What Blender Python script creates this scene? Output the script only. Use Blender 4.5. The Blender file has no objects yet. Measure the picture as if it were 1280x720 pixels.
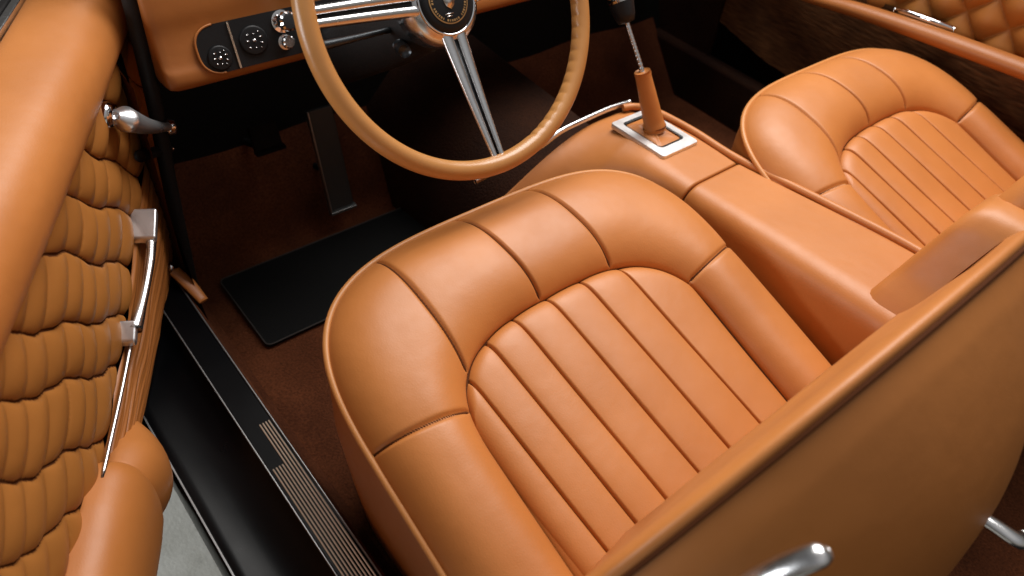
import bpy, math, random
import numpy as np
from mathutils import Matrix, Vector

random.seed(3); rng = np.random.default_rng(5)
scene = bpy.context.scene
COL = scene.collection
PI = math.pi

# ------------------------------------------------------------------ materials
def new_mat(name):
    m = bpy.data.materials.new(name); m.use_nodes = True
    nt = m.node_tree; b = nt.nodes['Principled BSDF']
    return m, nt, b

def leather(name, col, col2, rough=0.40, grain=0.12, scale=420, sheen=0.0, spec=0.5):
    m, nt, b = new_mat(name); N = nt.nodes; L = nt.links
    tc = N.new('ShaderNodeTexCoord')
    n1 = N.new('ShaderNodeTexNoise'); n1.inputs['Scale'].default_value = 7; n1.inputs['Detail'].default_value = 5
    L.new(tc.outputs['Object'], n1.inputs['Vector'])
    mix = N.new('ShaderNodeMix'); mix.data_type = 'RGBA'
    mix.inputs[6].default_value = (*col, 1); mix.inputs[7].default_value = (*col2, 1)
    mr = N.new('ShaderNodeMapRange'); mr.inputs[1].default_value = .3; mr.inputs[2].default_value = .7
    L.new(n1.outputs['Fac'], mr.inputs[0]); L.new(mr.outputs[0], mix.inputs[0])
    L.new(mix.outputs[2], b.inputs['Base Color'])
    vo = N.new('ShaderNodeTexVoronoi'); vo.inputs['Scale'].default_value = scale
    vo.feature = 'DISTANCE_TO_EDGE'
    L.new(tc.outputs['Object'], vo.inputs['Vector'])
    n2 = N.new('ShaderNodeTexNoise'); n2.inputs['Scale'].default_value = 60; n2.inputs['Detail'].default_value = 6
    L.new(tc.outputs['Object'], n2.inputs['Vector'])
    n3 = N.new('ShaderNodeTexNoise'); n3.inputs['Scale'].default_value = 16; n3.inputs['Detail'].default_value = 2
    L.new(tc.outputs['Object'], n3.inputs['Vector'])
    bp = N.new('ShaderNodeBump'); bp.inputs['Strength'].default_value = grain; bp.inputs['Distance'].default_value = .0006
    L.new(vo.outputs['Distance'], bp.inputs['Height'])
    bp2 = N.new('ShaderNodeBump'); bp2.inputs['Strength'].default_value = .14; bp2.inputs['Distance'].default_value = .002
    L.new(n2.outputs['Fac'], bp2.inputs['Height']); L.new(bp.outputs[0], bp2.inputs['Normal'])
    bp3 = N.new('ShaderNodeBump'); bp3.inputs['Strength'].default_value = .16; bp3.inputs['Distance'].default_value = .008
    L.new(n3.outputs['Fac'], bp3.inputs['Height']); L.new(bp2.outputs[0], bp3.inputs['Normal'])
    L.new(bp3.outputs[0], b.inputs['Normal'])
    rr = N.new('ShaderNodeMapRange'); rr.inputs[3].default_value = rough - .05; rr.inputs[4].default_value = rough + .07
    L.new(n2.outputs['Fac'], rr.inputs[0]); L.new(rr.outputs[0], b.inputs['Roughness'])
    b.inputs['Specular IOR Level'].default_value = spec
    b.inputs['Sheen Weight'].default_value = sheen
    return m

TAN = leather('tan_leather', (.46, .160, .036), (.54, .194, .046), rough=.47, spec=.55, grain=.20, scale=340)
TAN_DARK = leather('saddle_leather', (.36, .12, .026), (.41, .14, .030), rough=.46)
QUILT = leather('quilted_leather', (.38, .145, .030), (.43, .165, .036), rough=.5, grain=.15, spec=.3)
PIPE = leather('piping_leather', (.54, .22, .06), (.58, .24, .07), rough=.4)
RIM = leather('rim_leather', (.45, .20, .058), (.51, .235, .070), rough=.30, scale=300, spec=.6)
THREAD_SHADE = leather('thread_and_seam_shade', (.085, .025, .007), (.10, .03, .009), rough=.8, spec=.15)  # thread brown, also laid into seams as the shade of their gaps

def simple(name, col, rough=.5, metal=0, bump=0, bscale=80, coat=0, spec=.5):
    m, nt, b = new_mat(name)
    b.inputs['Base Color'].default_value = (*col, 1); b.inputs['Roughness'].default_value = rough
    b.inputs['Metallic'].default_value = metal; b.inputs['Coat Weight'].default_value = coat
    b.inputs['Specular IOR Level'].default_value = spec
    N = nt.nodes; L = nt.links
    tc = N.new('ShaderNodeTexCoord'); n = N.new('ShaderNodeTexNoise')
    n.inputs['Scale'].default_value = bscale; n.inputs['Detail'].default_value = 6
    L.new(tc.outputs['Object'], n.inputs['Vector'])
    rr = N.new('ShaderNodeMapRange'); rr.inputs[3].default_value = max(0, rough * .75); rr.inputs[4].default_value = min(1, rough * 1.3)
    L.new(n.outputs['Fac'], rr.inputs[0]); L.new(rr.outputs[0], b.inputs['Roughness'])
    if bump:
        bp = N.new('ShaderNodeBump'); bp.inputs['Strength'].default_value = bump; bp.inputs['Distance'].default_value = .002
        L.new(n.outputs['Fac'], bp.inputs['Height']); L.new(bp.outputs[0], b.inputs['Normal'])
    return m

CHROME = simple('polished_chrome', (.82, .82, .84), .07, 1, bscale=30)
SATIN = simple('brushed_aluminium', (.78, .78, .79), .24, 1, bscale=200)
DARKMETAL = simple('dark_anodised_metal', (.05, .055, .06), .3, .8)
BLACKPAINT = simple('black_body_paint', (.002, .002, .0025), .30, 0, bscale=15, spec=.12)
DULL = simple('dull_steel_edge', (.25, .25, .25), .4, .9)
RIB_GLINT = simple('glint_rib_metal', (.85, .72, .58), .40, .7, bscale=60)  # pale warm tone puts the glints of the sill ribs into the colour
BLACKPLASTIC = simple('black_plastic', (.009, .009, .010), .42, 0, bump=.1, bscale=300, spec=.3)
RUBBER = simple('black_rubber', (.012, .011, .011), .6, 0, bump=.2, bscale=250, spec=.3)
BLACKMAT = simple('black_rubber_mat', (.003, .003, .003), .75, 0, bump=.3, bscale=400, spec=.15)
HARDWARE = simple('bright_handle_metal', (.88, .88, .90), .30, .92, bscale=40)
GOLD = simple('gold_print', (.55, .33, .14), .35, .7)
COPPER = simple('warm_steel', (.75, .62, .50), .25, 1, bscale=100)

def carpet(name, c1, c2, scale=260, stretch=None, depth=.003):
    m, nt, b = new_mat(name); N = nt.nodes; L = nt.links
    tc = N.new('ShaderNodeTexCoord'); n = N.new('ShaderNodeTexNoise'); n.inputs['Scale'].default_value = scale; n.inputs['Detail'].default_value = 3
    mp = N.new('ShaderNodeMapping'); L.new(tc.outputs['Object'], mp.inputs['Vector'])
    if stretch: mp.inputs['Scale'].default_value = stretch
    L.new(mp.outputs[0], n.inputs['Vector'])
    n2 = N.new('ShaderNodeTexNoise'); n2.inputs['Scale'].default_value = 9; n2.inputs['Detail'].default_value = 4
    L.new(tc.outputs['Object'], n2.inputs['Vector'])
    mul = N.new('ShaderNodeMath'); mul.operation = 'MULTIPLY'; L.new(n.outputs['Fac'], mul.inputs[0]); L.new(n2.outputs['Fac'], mul.inputs[1])
    mr = N.new('ShaderNodeMapRange'); mr.inputs[1].default_value = .12; mr.inputs[2].default_value = .42; L.new(mul.outputs[0], mr.inputs[0])
    mix = N.new('ShaderNodeMix'); mix.data_type = 'RGBA'; mix.inputs[6].default_value = (*c1, 1); mix.inputs[7].default_value = (*c2, 1)
    L.new(mr.outputs[0], mix.inputs[0]); L.new(mix.outputs[2], b.inputs['Base Color'])
    bp = N.new('ShaderNodeBump'); bp.inputs['Strength'].default_value = .8; bp.inputs['Distance'].default_value = depth
    L.new(n.outputs['Fac'], bp.inputs['Height']); L.new(bp.outputs[0], b.inputs['Normal'])
    b.inputs['Roughness'].default_value = .95; b.inputs['Specular IOR Level'].default_value = .15
    return m
CARPET = carpet('brown_carpet', (.045, .012, .004), (.120, .036, .013))
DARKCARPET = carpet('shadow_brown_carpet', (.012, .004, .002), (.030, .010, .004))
WOVEN = carpet('woven_brown_trim', (.04, .016, .006), (.13, .055, .020), 160, (1, .16, 1), .0015)

def concrete():
    m, nt, b = new_mat('pale_concrete'); N = nt.nodes; L = nt.links
    tc = N.new('ShaderNodeTexCoord')
    n = N.new('ShaderNodeTexNoise'); n.inputs['Scale'].default_value = 14; n.inputs['Detail'].default_value = 10; n.inputs['Roughness'].default_value = .65
    L.new(tc.outputs['Object'], n.inputs['Vector'])
    cr = N.new('ShaderNodeValToRGB'); e = cr.color_ramp.elements
    e[0].position = .30; e[0].color = (.36, .35, .31, 1); e[1].position = .62; e[1].color = (.74, .73, .66, 1)
    x = e.new(.42); x.color = (.64, .63, .56, 1)
    L.new(n.outputs['Fac'], cr.inputs[0]); L.new(cr.outputs[0], b.inputs['Base Color'])
    n2 = N.new('ShaderNodeTexNoise'); n2.inputs['Scale'].default_value = 150; n2.inputs['Detail'].default_value = 5
    L.new(tc.outputs['Object'], n2.inputs['Vector'])
    bp = N.new('ShaderNodeBump'); bp.inputs['Strength'].default_value = .3; bp.inputs['Distance'].default_value = .003
    L.new(n2.outputs['Fac'], bp.inputs['Height']); L.new(bp.outputs[0], b.inputs['Normal'])
    b.inputs['Roughness'].default_value = .85
    return m
CONCRETE = concrete()

# ------------------------------------------------------------------ mesh tools
class MB:
    def __init__(s): s.v = []; s.f = []; s.n = 0
    def add(s, V, F):
        V = np.asarray(V, float).reshape(-1, 3); s.v.append(V)
        s.f += [tuple(int(i) + s.n for i in f) for f in F]; s.n += len(V); return s
    def grid(s, P, cu=False, cv=False, flip=False):
        P = np.asarray(P, float); nu, nv = P.shape[:2]; F = []
        for i in range(nu if cu else nu - 1):
            i2 = (i + 1) % nu
            for j in range(nv if cv else nv - 1):
                j2 = (j + 1) % nv
                q = (i * nv + j, i2 * nv + j, i2 * nv + j2, i * nv + j2)
                F.append(q[::-1] if flip else q)
        return s.add(P.reshape(-1, 3), F)
    def build(s, name, mat, parent=None, smooth=True, bevel=0, seg=2, solid=0, sharp=None, extra=None, mask=None):
        nf = len(s.f)
        if extra: s.add(np.concatenate(extra[0].v), extra[0].f)
        me = bpy.data.meshes.new(name)
        V = np.concatenate(s.v)
        me.from_pydata(V.tolist(), [], s.f); me.update()
        me.materials.append(mat)
        if extra:
            me.materials.append(extra[1]); me.polygons.foreach_set('material_index', [0] * nf + [1] * (len(me.polygons) - nf))
        if mask is not None:
            me.materials.append(THREAD_SHADE); me.polygons.foreach_set('material_index', mask.astype(int).tolist())
        if smooth: me.polygons.foreach_set('use_smooth', [True] * len(me.polygons))
        o = bpy.data.objects.new(name, me); COL.objects.link(o)
        if parent: o.parent = parent
        if solid:
            md = o.modifiers.new('solid', 'SOLIDIFY'); md.thickness = solid; md.offset = -1
        if bevel:
            md = o.modifiers.new('bevel', 'BEVEL'); md.width = bevel; md.segments = seg; md.limit_method = 'ANGLE'; md.angle_limit = math.radians(35)
            md.harden_normals = True
        if sharp:
            me.set_sharp_from_angle(angle=math.radians(sharp))
        return o

def box(mb, c, s, ex=(1, 0, 0), ey=(0, 1, 0), ez=(0, 0, 1), taper=1.0):
    c = np.array(c, float); ex, ey, ez = [np.array(e, float) / np.linalg.norm(e) for e in (ex, ey, ez)]
    V = []
    for z in (-1, 1):
        k = taper if z > 0 else 1
        for x, y in ((-1, -1), (1, -1), (1, 1), (-1, 1)):
            V.append(c + ex * x * s[0] / 2 * k + ey * y * s[1] / 2 * k + ez * z * s[2] / 2)
    mb.add(V, [(3, 2, 1, 0), (4, 5, 6, 7), (0, 1, 5, 4), (1, 2, 6, 5), (2, 3, 7, 6), (3, 0, 4, 7)])
    return mb

def spline(pts, n=60, closed=False):
    P = np.array(pts, float)
    if closed: Q = np.concatenate([P[-1:], P, P[:2]])
    else: Q = np.concatenate([2 * P[:1] - P[1:2], P, 2 * P[-1:] - P[-2:-1]])
    segs = len(Q) - 3; out = []
    for k in range(segs):
        p0, p1, p2, p3 = Q[k:k + 4]
        m = max(2, n // segs)
        for t in np.linspace(0, 1, m, endpoint=False):
            out.append(.5 * ((2 * p1) + (-p0 + p2) * t + (2 * p0 - 5 * p1 + 4 * p2 - p3) * t * t + (-p0 + 3 * p1 - 3 * p2 + p3) * t ** 3))
    if not closed: out.append(P[-1])
    return np.array(out)

def tube(mb, path, rad, n=12, closed=False, caps=True, flat=1.0, upv=(0, 0, 1)):
    P = np.array(path, float); m = len(P)
    R_ = np.full(m, rad) if np.isscalar(rad) else np.interp(np.linspace(0, 1, m), np.linspace(0, 1, len(rad)), rad)
    if closed: T = np.roll(P, -1, 0) - np.roll(P, 1, 0)
    else: T = np.gradient(P, axis=0)
    T /= np.linalg.norm(T, axis=1)[:, None]
    up = np.array(upv, float); G = []
    for i in range(m):
        a = np.cross(T[i], up)
        if np.linalg.norm(a) < 1e-4: a = np.cross(T[i], [1, 0, .01])
        a /= np.linalg.norm(a); b = np.cross(a, T[i])
        G.append([P[i] + R_[i] * (math.cos(k * 2 * PI / n) * a + flat * math.sin(k * 2 * PI / n) * b) for k in range(n)])
    mb.grid(G, cu=closed, cv=True, flip=True)
    if caps and not closed:
        base = mb.n - m * n
        mb.f.append(tuple(base + k for k in range(n))); mb.f.append(tuple(base + (m - 1) * n + k for k in reversed(range(n))))
    return mb

def lathe(mb, prof, o, axis, n=32, ref=(1, 0, .01)):
    """prof: list of (radius, height along axis)"""
    ax = np.array(axis, float); ax /= np.linalg.norm(ax)
    a = np.cross(ax, ref); a /= np.linalg.norm(a); b = np.cross(ax, a); o = np.array(o, float)
    G = [[o + ax * h + r * (math.cos(k * 2 * PI / n) * a + math.sin(k * 2 * PI / n) * b) for k in range(n)] for r, h in prof]
    mb.grid(G, cv=True, flip=True)
    return mb

def prism(mb, pts2, o, ex, ey, d):
    """extrude a flat outline (in ex, ey) from o by vector d"""
    o, ex, ey, d = [np.array(q, float) for q in (o, ex, ey, d)]
    A = [o + ex * p[0] + ey * p[1] for p in pts2]; k = len(A)
    mb.add(A + [q + d for q in A], [tuple(reversed(range(k))), tuple(range(k, 2 * k))] + [(i, (i + 1) % k, (i + 1) % k + k, i + k) for i in range(k)])
    return mb

def tag(o, label, cat=None, group=None, kind=None):
    if label: o['label'] = label
    if cat: o['category'] = cat
    if group: o['group'] = group
    if kind: o['kind'] = kind
    return o
def empty(name, loc=(0, 0, 0)):
    e = bpy.data.objects.new(name, None); COL.objects.link(e); e.location = loc; e.empty_display_size = .1
    return e

# ================================================================== SEATS
TILT = .3077; Z0 = .254
def cush(a, b, h):
    a, b, h = np.broadcast_arrays(a, b, h)
    return np.stack([a, b * math.cos(TILT) - h * math.sin(TILT), Z0 + b * math.sin(TILT) + h * math.cos(TILT)], -1)
BT = math.atan2(.098, .41)      # lean of the backrest
def back(a, b, h):
    a, b, h = np.broadcast_arrays(a, b, h)
    a = a * (1 - .20 * np.clip(1 - b / .24, 0, 1.3)) + .026
    return np.stack([a, .076 - b * math.sin(BT) + h * math.cos(BT), .24 + b * math.cos(BT) + h * math.sin(BT)], -1)

def outline(A, b0, bm, n, N, start=0.0):
    """open outline: left side up, superellipse front, right side down; N samples evenly spaced"""
    th = np.linspace(PI, 0, 700); e = 2 / n
    x = A * np.sign(np.cos(th)) * np.abs(np.cos(th)) ** e; y = b0 + (bm - b0) * np.abs(np.sin(th)) ** e
    P = np.concatenate([[(-A, start)], np.stack([x, y], 1), [(A, start)]])
    d = np.r_[0, np.cumsum(np.linalg.norm(np.diff(P, axis=0), axis=1))]
    t = np.linspace(0, d[-1], N)
    return np.stack([np.interp(t, d, P[:, 0]), np.interp(t, d, P[:, 1])], 1)

def segdist(P, s):
    a, b = np.array(s[0]), np.array(s[1]); ab = b - a
    t = np.clip(((P - a) @ ab) / (ab @ ab), 0, 1)
    return np.linalg.norm(P - (a + t[..., None] * ab), axis=-1)

def padded(prefix, parent, fmap, A, b0, bm, n, Ai, b0i, bmi, ni, H, hO, seams, flutes, shift, start=0.0, hoff=0.0):
    NT = 1400
    O = outline(A, b0, bm, n, NT, start); I = outline(Ai, b0i, bmi, ni, NT, start)
    # match inner and outer by side length so that rays leave the insert squarely
    s = (1 - np.cos(np.linspace(0, PI, 46))) / 2
    s = .35 * s + .65 * np.linspace(0, 1, 46) ** 1.0
    P = I[:, None, :] * (1 - s[None, :, None]) + O[:, None, :] * s[None, :, None]
    prof = np.clip(1 - np.abs(2 * s - 1.0) ** 2.6, 0, 1) ** .72
    h = H * prof + hO * s ** 2
    h = np.repeat(h[None, :], NT, 0)
    dmin = np.full(P.shape[:2], 9.)
    for sg in seams: dmin = np.minimum(dmin, segdist(P, sg))
    fade = np.clip(s / .05, 0, 1) * 1
    h = h - (.0058 * np.exp(-(dmin / .0022) ** 2) + .0020 * np.exp(-(dmin / .012) ** 1.2)) * fade[None, :]
    # gentle hand-sewn unevenness
    h = h + .0012 * np.sin(P[..., 0] * 31 + 1) * np.sin(P[..., 1] * 27) * prof[None, :]
    h[:, 0] -= .006
    mb = MB(); mb.grid(fmap(P[..., 0], P[..., 1], h), flip=True)
    shade_cord = MB()
    flatP = P.reshape(-1, 2); flath = h.reshape(-1)
    for sg in seams:
        q = np.array(sg[1]) + (np.array(sg[0]) - np.array(sg[1])) * np.linspace(0, 1, 90)[:, None]
        idx = [int(np.argmin(((flatP - x) ** 2).sum(1))) for x in q]
        ok = [(x, flath[i]) for x, i in zip(q, idx) if ((flatP[i] - x) ** 2).sum() < .0025 ** 2]
        hv = np.array([k[1] for k in ok]); hv = np.convolve(np.r_[[hv[0]] * 3, hv, [hv[-1]] * 3], np.ones(7) / 7, 'valid')
        pts = fmap(np.array([k[0][0] for k in ok]), np.array([k[0][1] for k in ok]), hv + .0006)
        tube(shade_cord, pts[2:-1], .0017, 8)
    tube(shade_cord, fmap(I[::4, 0], I[::4, 1], h[::4, 0] * 0 + (-.0035 + min(0, hoff))), .0020, 8)
    bol = mb.build(prefix + '_bolster', TAN, parent, extra=(shade_cord, THREAD_SHADE))
    # dark cords in the bolster seams stand in for the shade in their gaps
    # fluted insert
    na, nb = 760, 90
    aa = np.linspace(-1, 1, na); a = Ai * np.sign(aa) * (1 - (1 - np.abs(aa)) ** 1.15)
    a = np.clip(a, -Ai * .99995, Ai * .99995)
    top = b0i + (bmi - b0i) * (1 - np.abs(a / Ai) ** ni) ** (1 / ni)
    v = 1 - (1 - np.linspace(0, 1, nb)) ** 1.4
    B = start + (top[:, None] - start) * v[None, :]; Ag = np.repeat(a[:, None], nb, 1)
    sh = shift * (bmi - B) / bmi
    edges = np.array([-9.] + flutes + [9.])
    xx = Ag - sh
    dm = np.min(np.abs(xx[..., None] - edges[1:-1]), axis=-1)
    lo = np.clip(np.searchsorted(edges, xx.ravel()) - 1, 0, len(edges) - 2).reshape(xx.shape)
    e0 = edges.copy(); e0[0] = -Ai - .01; e0[-1] = Ai + .01
    w = e0[lo + 1] - e0[lo]; q = np.clip((xx - e0[lo]) / w, 0, 1)
    hf = .0036 * (np.clip(1 - np.abs(2 * q - 1) ** 2.4, 0, 1)) ** .7 - .0050 * np.exp(-(dm / .0014) ** 2)
    bd = np.minimum(Ai - np.abs(Ag), 9); bd2 = top[:, None] - B
    edge = np.minimum(bd, bd2)
    hh = .004 + hf - .012 * np.exp(-edge / .008) + .006 * (1 - (Ag / Ai) ** 2) 
    hh = hh + .0004 * np.sin(B * 30 + lo * 2.1)
    hh = hh + hoff
    mb = MB(); mb.grid(fmap(Ag, B, hh))
    shade_cord = MB()  # dark lines standing in for the shade between the flutes
    for fl_ in flutes:
        bs = np.linspace(start + .005, bmi, 140); as_ = fl_ + shift * (bmi - bs) / bmi
        tp = b0i + (bmi - b0i) * (1 - np.clip(np.abs(as_ / Ai), 0, 1) ** ni) ** (1 / ni)
        m = bs < tp - .004; bs = bs[m]; as_ = as_[m]
        ia = np.array([int(np.argmin(np.abs(a - x))) for x in as_]); 
        hv = np.array([np.interp(y, B[i], hh[i]) for y, i in zip(bs, ia)])
        hv = np.convolve(np.r_[[hv[0]] * 4, hv, [hv[-1]] * 4], np.ones(9) / 9, 'valid')
        tube(shade_cord, fmap(as_, bs, hv + .0004), .00115, 8)
    ins = mb.build(prefix + '_fluted_panel', TAN, parent, extra=(shade_cord, THREAD_SHADE))
    return O, bol, ins

SEAT_X = -.353
seat = empty('seat', (SEAT_X, 0, 0))
tag(seat, 'tan leather driver seat nearest the camera, between the open door and the console', 'car seat', 'pair of front bucket seats')
seamsC = [((-.168, .53), (-.160, .30)), ((-.046, .53), (-.020, .32)), ((.074, .53), (.098, .31)), ((-.32, .288), (-.18, .268)), ((.32, .290), (.18, .268))]
O, bol, ins = padded('cushion', seat, cush, .296, .23, .498, 3.7, .190, .20, .342, 3.0, .031, -.016, seamsC,
                     [-.165, -.118, -.070, -.014, .043, .105], .024, start=-.03)
# piping round the cushion
mb = MB(); tube(mb, cush(O[::3, 0] * 1.006, O[::3, 1] + .0015, -.0175), .0042, 10); mb.build('piping', PIPE, seat)
# skirt below the piping
hs = np.array([0, .12, .35, .7, 1.0]); ins_ = np.array([.0, -.003, -.002, .010, .022])
top = cush(O[::4, 0], O[::4, 1], -.018)
G = []
cen = np.array([0, .22])
for hh, ii in zip(hs, ins_):
    Q = top.copy(); Q[:, 2] = top[:, 2] * (1 - hh) + .055 * hh
    d = Q[:, :2] - cen; L = np.linalg.norm(d, axis=1)[:, None]
    Q[:, :2] -= d / L * ii
    G.append(Q)
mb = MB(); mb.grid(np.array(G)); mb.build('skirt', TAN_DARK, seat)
mb = MB()
for x in (-.2, .2):
    mb = MB(); box(mb, (x, .22, .03), (.035, .42, .05)); mb.build('seat_rail', DARKMETAL, seat, smooth=False, bevel=.003)
# backrest
brst = empty('backrest', (0, 0, 0)); brst.parent = seat
BA, BB0, BBM, BN = .338, .07, .434, 2.4
BO = outline(BA, BB0, BBM, BN, 900, -.03)
padO, bb, bi = padded('backrest', brst, back, BA - .012, BB0, BBM - .012, BN, .17, .16, .31, 2.6, -.006, -.011,
       [],
       [-.12, -.072, -.024, .024, .072, .12], 0, start=-.03, hoff=-.014)
# side band wrapping round the rim
S = BO[::3]; nrm = np.gradient(S, axis=0); nrm = np.stack([-nrm[:, 1], nrm[:, 0]], 1); nrm /= np.linalg.norm(nrm, axis=1)[:, None]
def bring(off, h): return back(S[:, 0] + nrm[:, 0] * off, S[:, 1] + nrm[:, 1] * off, h + 0 * S[:, 0])
def band_and_shell(parent, w0, w1, D0, D1, pipe=False):
    wid = w0 + w1 * np.clip(1 - S[:, 1] / .42, 0, 1)
    def bandh(f): return -.010 - wid * f
    prof = [(-.016, -.10), (-.009, .0), (-.0025, .12), (.002, .3), (.003, .5), (.002, .75), (-.001, .92), (-.004, 1.0), (-.009, 1.03)]
    mb = MB(); mb.grid(np.array([bring(o_, bandh(f_)) for o_, f_ in prof]), flip=False); mb.build('backrest_side_band', TAN, parent)
    mb = MB(); tube(mb, bring(-.0030, bandh(1.02)), .0028, 10); mb.build('backrest_seam', THREAD_SHADE, parent)
    if pipe:
        mb = MB(); tube(mb, bring(.0005, bandh(1.0)), .0034, 10); mb.build('backrest_piping', PIPE, parent)
    G = []
    for k in np.linspace(0, 1, 60) ** 1.3:
        a = (S[:, 0] + nrm[:, 0] * -.004) * (1 - k); b = (S[:, 1] - .004) * (1 - k) + (.05 + S[:, 1] * .42) * k
        D = D0 + D1 * np.clip(1 - b / .46, 0, 1.15)
        g = 1 - (1 - k) ** 3
        h = -.010 - (w0 + w1 * np.clip(1 - b / .42, 0, 1)) - .001 - D * g - .004 * min(1, k * 14)
        G.append(back(a, b, h))
    mb = MB(); mb.grid(np.array(G)); mb.build('backrest_shell', TAN, parent)
band_and_shell(brst, .013, .003, .085, .16)
# release lever low on the shell and the latch beside it
lev = MB()
LV = np.array([(-.612, -.050, .490), (-.588, -.068, .530), (-.568, -.080, .566), (-.549, -.092, .590), (-.540, -.096, .590)]) - np.array([SEAT_X, 0, 0])
LV = spline(LV, 24)
tube(lev, LV, [.005, .007, .009, .0095, .0085, .005], 16, flat=.6)
lev.build('release_lever', SATIN, seat)
lat = MB(); tube(lat, spline([(.050, -.120, .455), (.054, -.160, .460), (.060, -.186, .458), (.080, -.188, .448)], 20), [.005, .007, .008, .005], 16, flat=.7)
lat.build('latch', SATIN, seat)

def copy_tree(o, parent=None):
    c = o.copy(); COL.objects.link(c); c.parent = parent
    for ch in [q for q in bpy.data.objects if q.parent == o]: copy_tree(ch, c)
    return c
seat2 = copy_tree(seat); seat2.location = (SEAT_X + .7636, 0, 0)
for q in list(seat2.children):
    if q.name.split('.')[0] in ('release_lever', 'latch'): bpy.data.objects.remove(q)
    elif q.name.split('.')[0] == 'backrest':
        for ch in list(q.children):
            nm = ch.name.split('.')[0]
            if nm in ('backrest_side_band', 'backrest_seam', 'backrest_shell', 'backrest_piping'): bpy.data.objects.remove(ch)
        band_and_shell(q, .030, .045, .050, .12, True)      # the passenger backrest is set more upright, its side in view
        for ch in q.children: ch.location = (-.022, .040, 0)
seat2['label'] = 'tan leather passenger seat beyond the console, partly cut off by the right edge'

# ================================================================== STEERING WHEEL
WC = np.array([-.338, .57, .625]); WT = .575; WR = .2 - .0105
NN = np.array([0, -math.cos(WT), math.sin(WT)]); E1 = np.array([1., 0, 0]); E2 = np.cross(NN, E1)
def wp(x, y, h=0): return WC + E1 * x + E2 * y + NN * h
wheel = empty('steering_wheel', tuple(WC))
tag(wheel, 'three-spoke steering wheel with tan leather rim and chrome spokes in front of the dashboard', 'steering wheel')
def wl(V): return np.asarray(V) - WC
# rim with a stitched, slightly scalloped inner face
nT, nS = 720, 28; G = []
for i in range(nT):
    t = 2 * PI * i / nT; er = math.cos(t) * E1 + math.sin(t) * E2; row = []
    sc = abs(math.sin(t * 38)) ** .7 if (-1.30 < ((t + PI) % (2 * PI) - PI) < .45) else 0
    for k in range(nS):
        p_ = 2 * PI * k / nS
        rr = .0118
        inner = max(0, -math.cos(p_))
        rad = rr - .0016 * (1 - sc) * inner ** 6 * (1 if (-1.30 < ((t + PI) % (2 * PI) - PI) < .45) else 0)
        row.append(WC + er * (WR + rad * math.cos(p_)) + NN * rad * 1.05 * math.sin(p_))
    G.append(row)
mb = MB(); mb.grid(wl(G), cu=True, cv=True, flip=False); rim = mb.build('rim', RIM, wheel)
mb = MB()
HUB = WC - NN * .028 + E2 * .012 + E1*.002
def spoke(ang, w0, w1, r0=.036, r1=.1835):
    d = math.cos(ang) * E1 + math.sin(ang) * E2; s_ = np.cross(NN, d)
    g = MB()
    for sg in (-1, 1):
        # two tapering bars with a slot between them, dished toward the hub
        rows = []
        for f in np.linspace(0, 1, 16):
            r_ = r0 + (r1 - r0) * f; w = w0 + (w1 - w0) * f
            base = HUB + (WC - HUB) * (f ** 1.2) 
            c_ = base + d * r_
            gap = .0028 * (1 - .3 * f)
            i0, i1 = gap, w
            pr = [(i0, -.003), (i0, .0012), (i0 + .0012, .0028), ((i0 + i1) / 2, .0040), (i1 - .002, .0022), (i1, -.0005), (i1 - .002, -.004)]
            rows.append([c_ + s_ * sg * x + NN * z for x, z in pr])
        g.grid(wl(rows), cv=True, flip=(sg > 0))
        nn_ = len(rows) * 7
    # dark floor of the slot
    o = g.build('spoke', SATIN, wheel)
    q = MB(); rows = []
    for f in (0, .5, 1):
        r_ = r0 + (r1 - r0) * f; c_ = HUB + (WC - HUB) * (f ** 1.2) + d * r_
        rows.append([c_ + s_ * x - NN * .0015 for x in (-.004, .004)])
    q.grid(wl(rows)); q.build('slot', BLACKPLASTIC, o, solid=.001)
for a_, w0, w1 in ((-PI / 2 , .0185, .0095), (math.radians(172), .0150, .0120), (math.radians(8), .0150, .0120)):
    spoke(a_, w0, w1)
mb = MB(); lathe(mb, [(.036, -.045), (.050, -.035), (.052, -.012), (.049, -.004), (.044, .001), (.0405, .003)], wl(HUB), NN, 64)
mb.build('hub', SATIN, wheel)
mb = MB(); lathe(mb, [(.0405, .002), (.0405, .0050), (.0392, .0066), (.0378, .0055)], wl(HUB), NN, 64); mb.build('trim_ring', CHROME, wheel)
mb = MB(); lathe(mb, [(.0378, .0040), (.0378, .0055), (.030, .0078), (.018, .0095), (.0001, .0102)], wl(HUB), NN, 64)
hb = mb.build('horn_button', BLACKPLASTIC, wheel)
mb = MB(); lathe(mb, [(.0272, .0083), (.0272, .0090), (.0258, .0093), (.0258, .0086)], wl(HUB), NN, 64)
for k in range(46):   # worn raised lettering-like dashes round the ring
    t = 2 * PI * k / 46
    if k % 7 == 3: continue
    e_ = math.cos(t) * E1 + math.sin(t) * E2; s_ = np.cross(NN, e_)
    box(mb, wl(HUB) + e_ * .0232 + NN * .0089, (.0026, .0011 + .0006 * (k % 3), .0010), e_, s_, NN)
mb.build('emblem_ring', GOLD, hb, smooth=False)
# centre badge
mb = MB()
SH = [(-.0075, .006), (.0075, .006), (.0078, .000), (.0055, -.006), (.0, -.0105), (-.0055, -.006), (-.0078, .000)]
prism(mb, SH, wl(HUB) + NN * .0092, E1, E2, NN * .0016)
box(mb, wl(HUB) - E2 * .0150 - E1 * .004 + NN * .0096, (.012, .0012, .001), E1, E2, NN)
box(mb, wl(HUB) - E2 * .0178 - E1 * .004 + NN * .0093, (.008, .0010, .001), E1, E2, NN)
mb.build('badge', SATIN, hb)

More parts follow.
